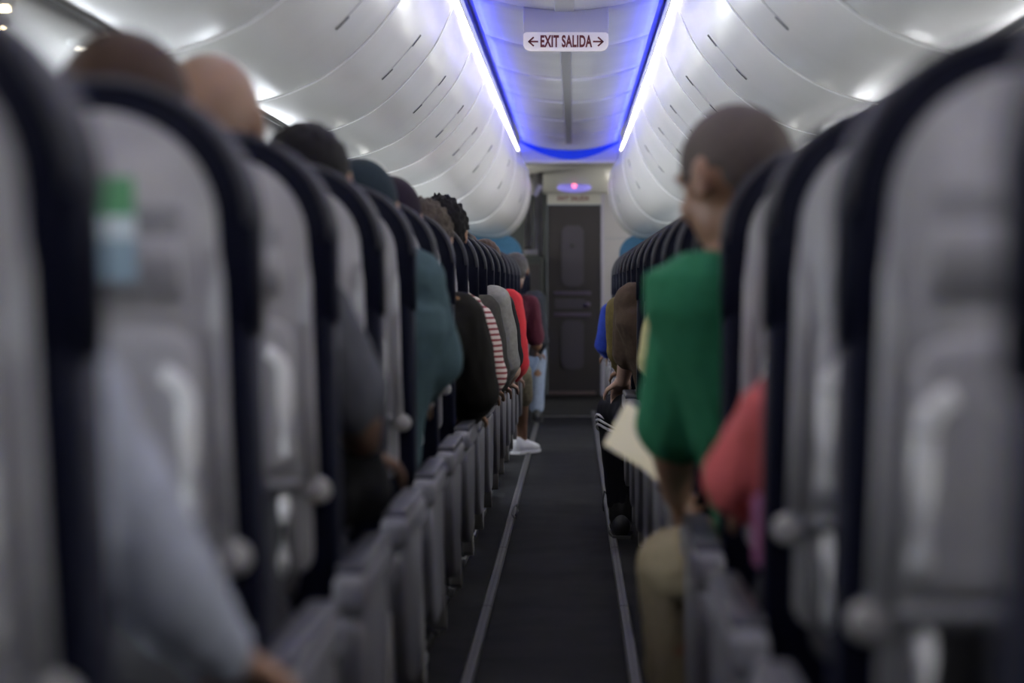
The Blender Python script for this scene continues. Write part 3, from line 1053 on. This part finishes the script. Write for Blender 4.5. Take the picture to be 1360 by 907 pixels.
    # ---- shoes
    for s in (-1, 1):
        an = legs[s][2]
        bm = bmesh.new()
        loft2 = [(-.075, .030, .075), (-.04, .038, .085), (.03, .040, .075), (.09, .044, .058), (.15, .046, .045), (.195, .030, .034)]
        prev = None
        for y, hw, hh in loft2:
            ring = []
            for k in range(16):
                a = 2 * PI * k / 16
                ring.append(bm.verts.new(Vector((an.x + hw * math.cos(a), an.y + y, max(.004, .012 + hh * .5 + hh * .62 * math.sin(a))))))
            if prev:
                for k in range(16):
                    bm.faces.new((prev[k], prev[(k + 1) % 16], ring[(k + 1) % 16], ring[k]))
            else:
                bm.faces.new(ring[::-1])
            prev = ring
        bm.faces.new(prev)
        RY = Matrix.Translation(an) @ Matrix.Rotation(math.radians(foot_yaw if s == aisle else 0), 4, 'Z') @ Matrix.Translation(-an)
        bm.transform(RY)
        so_ = from_bm('shoe', bm, shoe, t, True)
        if boot:
            b2 = bmesh.new()
            capsule(b2, an + Vector((0, -.012, -.03)), .052, an + Vector((0, -.008, .11)), .054, 16)
            fuse('boot_shaft', b2, .008, shoe, so_, 2, .003, 30)
            from_bm('boot_lace', tube_bm([an + Vector((-.055, .02, .05)), an + Vector((-.068, .0, .07)), an + Vector((-.075, -.02, .03)), an + Vector((-.072, -.03, -.01))], .0025, 5), shoe, so_, True)
        sm = prism_bm([(an.x + u, an.y + v) for u, v in ((-.036, -.08), (.036, -.08), (.044, .0), (.050, .12), (.034, .20), (-.034, .20), (-.050, .12), (-.044, .0))], .0, .018, XY, .004)
        sm.transform(RY)
        from_bm('sole', sm, M_sole if shoe is M_shoe else M_wshoe, so_)
    # ---- face and hair
    for s in (-1, 1):
        b = bmesh.new(); ellipsoid(b, H, (s * .031, .078, .008), (.0125, .0125, .0125), 12, 8)
        e_ = from_bm('eye', b, M_eye, t, True)
        b = bmesh.new(); ellipsoid(b, H, (s * .031, .0885, .008), (.006, .003, .006), 10, 6)
        from_bm('iris', b, M_iris, e_, True)
    if hair:
        style, hm = hair[:2]
        from_bm('hair' if style != 'cap' else 'cap', hair_mesh(H, style), hm, t, True)
        if style == 'long':
            b = bmesh.new()
            for i in range(9):
                u = (i - 4) / 4
                capsule(b, H @ Vector((u * .066, -.055 + abs(u) * .03, .0)), .026, H @ Vector((u * .085, -.065 + abs(u) * .05, -.20 + .03 * abs(u))), .018, 8, 2)
            fuse('hair_lock', b, .008, hm, t, 2, .004, 60)
    return t, top, tr


LX, RX = -SX, SX
# --- the side of the teal-clad passenger
person('passenger in a pale blue-white shirt, arm spilling past the first seat', LX, LROW[0], -.49, 1.33, cloth('pale_blue', (.33, .345, .40), .05), skin=SK_TAN, hair=('short', HR_BROWN), lean=0,
       arm_a=(px(45, 485, 1.84), px(200, 755, 1.93), px(290, 865, 2.14)), voxel=.0075, sleeve_r=.92)
person('passenger with cropped brown hair showing above the second seat top', LX, LROW[1], -.475, 1.322, cloth('beige', (.25, .22, .19)), skin=SK_MID, hair=('buzz', HR_BROWN), voxel=.008, lean=-.05)
person('bald tan passenger with a bare brown forearm and charcoal sleeve', LX, LROW[2], -.503, 1.378, cloth('charcoal_grey', (.075, .078, .09)), sleeve='short', skin=SK_LTAN, voxel=.0075, lean=0,
       arm_a=(px(412, 425, 3.41), px(474, 545, 3.46), px(482, 600, 3.72)), yaw=-8)
person('passenger with short black hair above the fourth seat top', LX, LROW[3], -.452, 1.325, cloth('black', (.012, .012, .014)), skin=SK_TAN, hair=('short', HR_BLACK), voxel=.009, lean=-.05)
TEAL = cloth('teal', (.048, .082, .092), .08)
person('teal-clad passenger with a big bent sleeve and teal hood', LX, LROW[4], -.425, 1.300, TEAL, skin=SK_TAN, hair=('cap', cloth('hood_teal', (.012, .021, .028))), voxel=.0075, lean=.085,
       arm_a=(px(545, 378, 5.02), px(576, 480, 5.06), px(545, 525, 5.36)), bulk=1.10, sleeve_r=1.22)
person('passenger wearing a dark plum cap above the sixth seat top', LX, LROW[5], -.425, 1.300, cloth('plum', (.03, .02, .04)), skin=SK_MID, hair=('cap', cloth('cap_plum', (.011, .006, .014))), voxel=.009, lean=-.05)
p6 = person('passenger with grey-brown curls, black jacket and tan hood lining', LX, LROW[6], -.392, 1.268, cloth('black_brown', (.008, .007, .0055)), skin=SK_TAN, hair=('curly', HR_SALT), voxel=.008, lean=.10,
       arm_a=(px(609, 425, 6.60), px(634, 520, 6.64), px(622, 545, 6.90)), bulk=1.05, sleeve_r=1.25)[0]
bm = bmesh.new()
capsule(bm, px(606, 402, 6.56) - Vector(p6.location), .022, px(618, 436, 6.60) - Vector(p6.location), .030)
fuse('hood_lining', bm, .007, cloth('tan', (.20, .11, .05)), p6, 2, .004, 40)
person('passenger with black curly hair and a white sleeve striped in red', LX, LROW[7], -.385, 1.310, stripes('cloth_red_stripe', (.55, .47, .42), (.20, .03, .035), 17, 'Z', .62), skin=SK_MID, hair=('curly', HR_BLACK), voxel=.008, lean=.08,
       arm_a=(px(632, 430, 7.40), px(653, 500, 7.46), px(642, 520, 7.75)))
person('passenger in an olive grey jumper', LX, LROW[8], -.43, 1.26, cloth('olive_grey', (.050, .048, .042)), skin=SK_TAN, hair=('short', HR_BROWN), voxel=.009, lean=.07,
       arm_a=(px(642, 415, 8.18), px(659, 495, 8.25), px(650, 515, 8.5)))
person('passenger in a pale grey long-sleeved shirt', LX, LROW[9], -.42, 1.25, cloth('pale_grey', (.26, .255, .235)), skin=SK_PINK, hair=('short', HR_BLACK), voxel=.008, lean=.09,
       arm_a=(px(656, 402, 8.98), px(673, 482, 9.03), px(662, 510, 9.3)), sleeve_r=1.05)
person('fair passenger with a bare arm and short black sleeve', LX, LROW[10], -.43, 1.25, cloth('black', (.012, .012, .014)), sleeve='short', skin=SK_PINK, hair=('short', HR_BROWN), voxel=.008, lean=.08,
       arm_a=(px(664, 408, 9.78), px(680, 492, 9.84), px(672, 508, 10.1)))
person('passenger in a bright red shirt', LX, LROW[12], -.40, 1.255, cloth('red', (.55, .035, .045), .06), skin=SK_PINK, hair=('short', HR_BROWN), voxel=.008, lean=.08,
       arm_a=(px(677, 402, 11.38), px(689, 482, 11.44), px(682, 500, 11.7)), sleeve_r=1.05)
person('passenger in crumpled khaki shorts with white sneakers in the aisle', LX, LROW[14], -.47, 1.26, cloth('cream', (.4, .37, .3)), skin=SK_MID, hair=('short', HR_BLACK), voxel=.008,
       trousers=cloth('khaki_camo', (.17, .15, .10), .35), shorts=True, knee_a=(-.265, 13.38, .50), ankle_a=(-.265, 13.55, .10), shoe=M_wshoe, foot_yaw=-26)
person('grey-haired passenger in a maroon short-sleeved shirt', LX, LROW[16], -.325, 1.235, cloth('maroon', (.060, .010, .020)), sleeve='short', skin=SK_BROWN, hair=('short', HR_GREY), voxel=.0085, lean=.12,
       arm_a=(px(703, 405, 14.55), px(712, 458, 14.6), px(707, 468, 14.85)), trousers=cloth('jeans', (.12, .16, .24)), knee_a=(-.25, 15.0, .53))
person('passenger in a slate jacket with pale jeans nearest the curtain', LX, LROW[18], -.40, 1.25, cloth('slate', (.028, .032, .040)), skin=SK_MID, hair=('short', HR_BLACK), voxel=.009, lean=.10,
       arm_a=(px(712, 398, 16.15), px(719, 452, 16.2), px(714, 468, 16.45)), trousers=cloth('pale_jeans', (.26, .31, .40)), knee_a=(-.215, 16.55, .53), ankle_a=(-.22, 16.6, .10))
# --- the side of the man in green
CORAL = cloth('coral', (.42, .085, .085), .06)
p1 = person('passenger in a coral sleeve with a pink strap', RX, RROW[1], .52, 1.20, CORAL, skin=SK_TAN, hair=('short', HR_BROWN), voxel=.0075, lean=-.06,
       arm_a=(px(1075, 530, 2.90), px(984, 632, 2.94), px(1020, 668, 3.20)), sleeve_r=1.0)[0]
bm = prism_bm(round_poly(-.010, .010, -.045, .045, .008, .008, .008, .008), -.005, .005, XZ, .002)
o = from_bm('pink_strap', bm, cloth('pink', (.50, .20, .36)), p1, True)
o.location = px(1011, 705, 2.79) - Vector(p1.location)
GREEN = cloth('green', (.018, .130, .062), .08)
p2, t2, r2 = person('man in a green short-sleeved shirt leaning out and reading', RX, RROW[2], .325, 1.320, GREEN, sleeve='short', skin=SK_MID, hair=('buzz', HR_BUZZ), yaw=35, tilt=-18, sh_up=.055, hs=1.1, voxel=.0065, lean=-.15,
       arm_a=(px(924, 428, 3.74), px(894, 592, 3.80), px(898, 655, 4.0)), trousers=cloth('khaki', (.25, .205, .13), .08), knee_a=px(893, 748, 4.10), ankle_a=(.27, 4.22, .10), sleeve_r=1.12, bulk=1.06, palm=(1, 0, .2), curl=45)
person('passenger in a pale yellow top half hidden by the man in green', RX, RROW[4], .46, 1.20, cloth('pale_yellow', (.48, .44, .22)), skin=SK_PINK, hair=('long', HR_BROWN), voxel=.009, lean=-.03,
       arm_a=(px(894, 410, 5.28), px(876, 478, 5.32), px(885, 500, 5.6)))
person('passenger with black hair just above the sixth seat corner', RX, RROW[5], .40, 1.222, cloth('black', (.012, .012, .014)), skin=SK_TAN, hair=('short', HR_BLACK), voxel=.009, lean=-.02)
p8, t8, r8 = person('passenger in a brown jacket and black track trousers with white stripes', RX, RROW[8], .46, 1.25, cloth('brown', (.060, .040, .027), .15), sleeve='pushed', skin=SK_PINK, hair=('short', HR_BROWN), voxel=.0075, lean=-.10,
       arm_a=(px(842, 402, 8.44), px(835, 468, 8.50), px(827, 505, 8.72)), trousers=cloth('track_black', (.010, .010, .014), .05), knee_a=px(815, 545, 8.95), ankle_a=px(825, 675, 9.02), bulk=1.10, sleeve_r=1.12, boot=True)
hip, kn = Vector((RX - .085, RROW[8] + .31, .555)), px(815, 545, 8.95)
O8 = Vector(p8.location)
an8 = px(825, 675, 9.02)
for j in range(3):
    path = []
    for i in range(13):
        u = i / 12
        a = math.radians(140 + 150 * u)
        c = kn.lerp(an8, .03 + j * .05 + .10 * abs(u - .45) * 2)
        path.append(Vector((c.x + math.cos(a) * .0735, c.y + math.sin(a) * .0735, c.z)) - O8)
    from_bm('side_stripe', tube_bm(path, .0055, 6), mat('stripe_white', (.6, .6, .62), .7), r8, True)
person('passenger in an olive jacket behind the brown jacket', RX, RROW[9], .47, 1.25, cloth('olive', (.13, .10, .035)), skin=SK_TAN, hair=('long', HR_BLACK), voxel=.009, lean=-.10,
       arm_a=(px(826, 412, 9.23), px(822, 465, 9.3), px(828, 490, 9.55)))
person('passenger in a royal blue top far down the aisle', RX, RROW[13], .45, 1.25, cloth('royal_blue', (.012, .030, .22)), skin=SK_TAN, hair=('short', HR_BROWN), voxel=.009, lean=-.10,
       arm_a=(px(813, 415, 12.4), px(803, 458, 12.45), px(810, 470, 12.7)))

# booklet in the hand of the man in green
bk = thing('booklet', 'cream folded booklet held by the man in green', 'booklet', px(866, 592, 4.06))
bm = bmesh.new()
for sg_, in ((-1,), (1,)):
    b = bmesh.new(); bmesh.ops.create_cube(b, size=1)
    merge(bm, b, Matrix.Rotation(sg_ * .09, 4, 'Z') @ Matrix.Translation((sg_ * .046, 0, 0)) @ Matrix.Diagonal((.09, .003, .13, 1)))
bm.free()
M_paper = mat('cream_paper', (.70, .64, .46), .7)
for sg_ in (-1, 1):
    b = bmesh.new(); bmesh.ops.create_cube(b, size=1)
    b.transform(Matrix.Rotation(sg_ * .12, 4, 'Z') @ Matrix.Translation((sg_ * .040, 0, 0)) @ Matrix.Diagonal((.08, .0025, .115, 1)))
    from_bm('page', b, M_paper, bk)
bk.rotation_euler = (math.radians(-38), math.radians(36), math.radians(8))

# soft black bag on the lap of the bald passenger
bm = bmesh.new()
for dx, dy, dz_, r_ in ((0, 0, 0, .07), (.05, .04, .0, .065), (-.05, .05, .01, .07), (.0, .08, -.01, .07)):
    capsule(bm, (dx, dy, .07 + dz_), r_, (dx, dy, .12 + dz_), r_ * .8)
bg = thing('lap_bag', 'soft black bag resting by the bald passenger', 'bag', (-.355, 3.62, .62))
fuse('bag_body', bm, .008, cloth('bag_black', (.010, .010, .011)), bg, 3, .005, 20)
from_bm('bag_strap', tube_bm([(-.05, .03, .18), (-.03, .03, .23), (.03, .03, .23), (.05, .03, .18)], .008, 8), M_pad, bg, True)
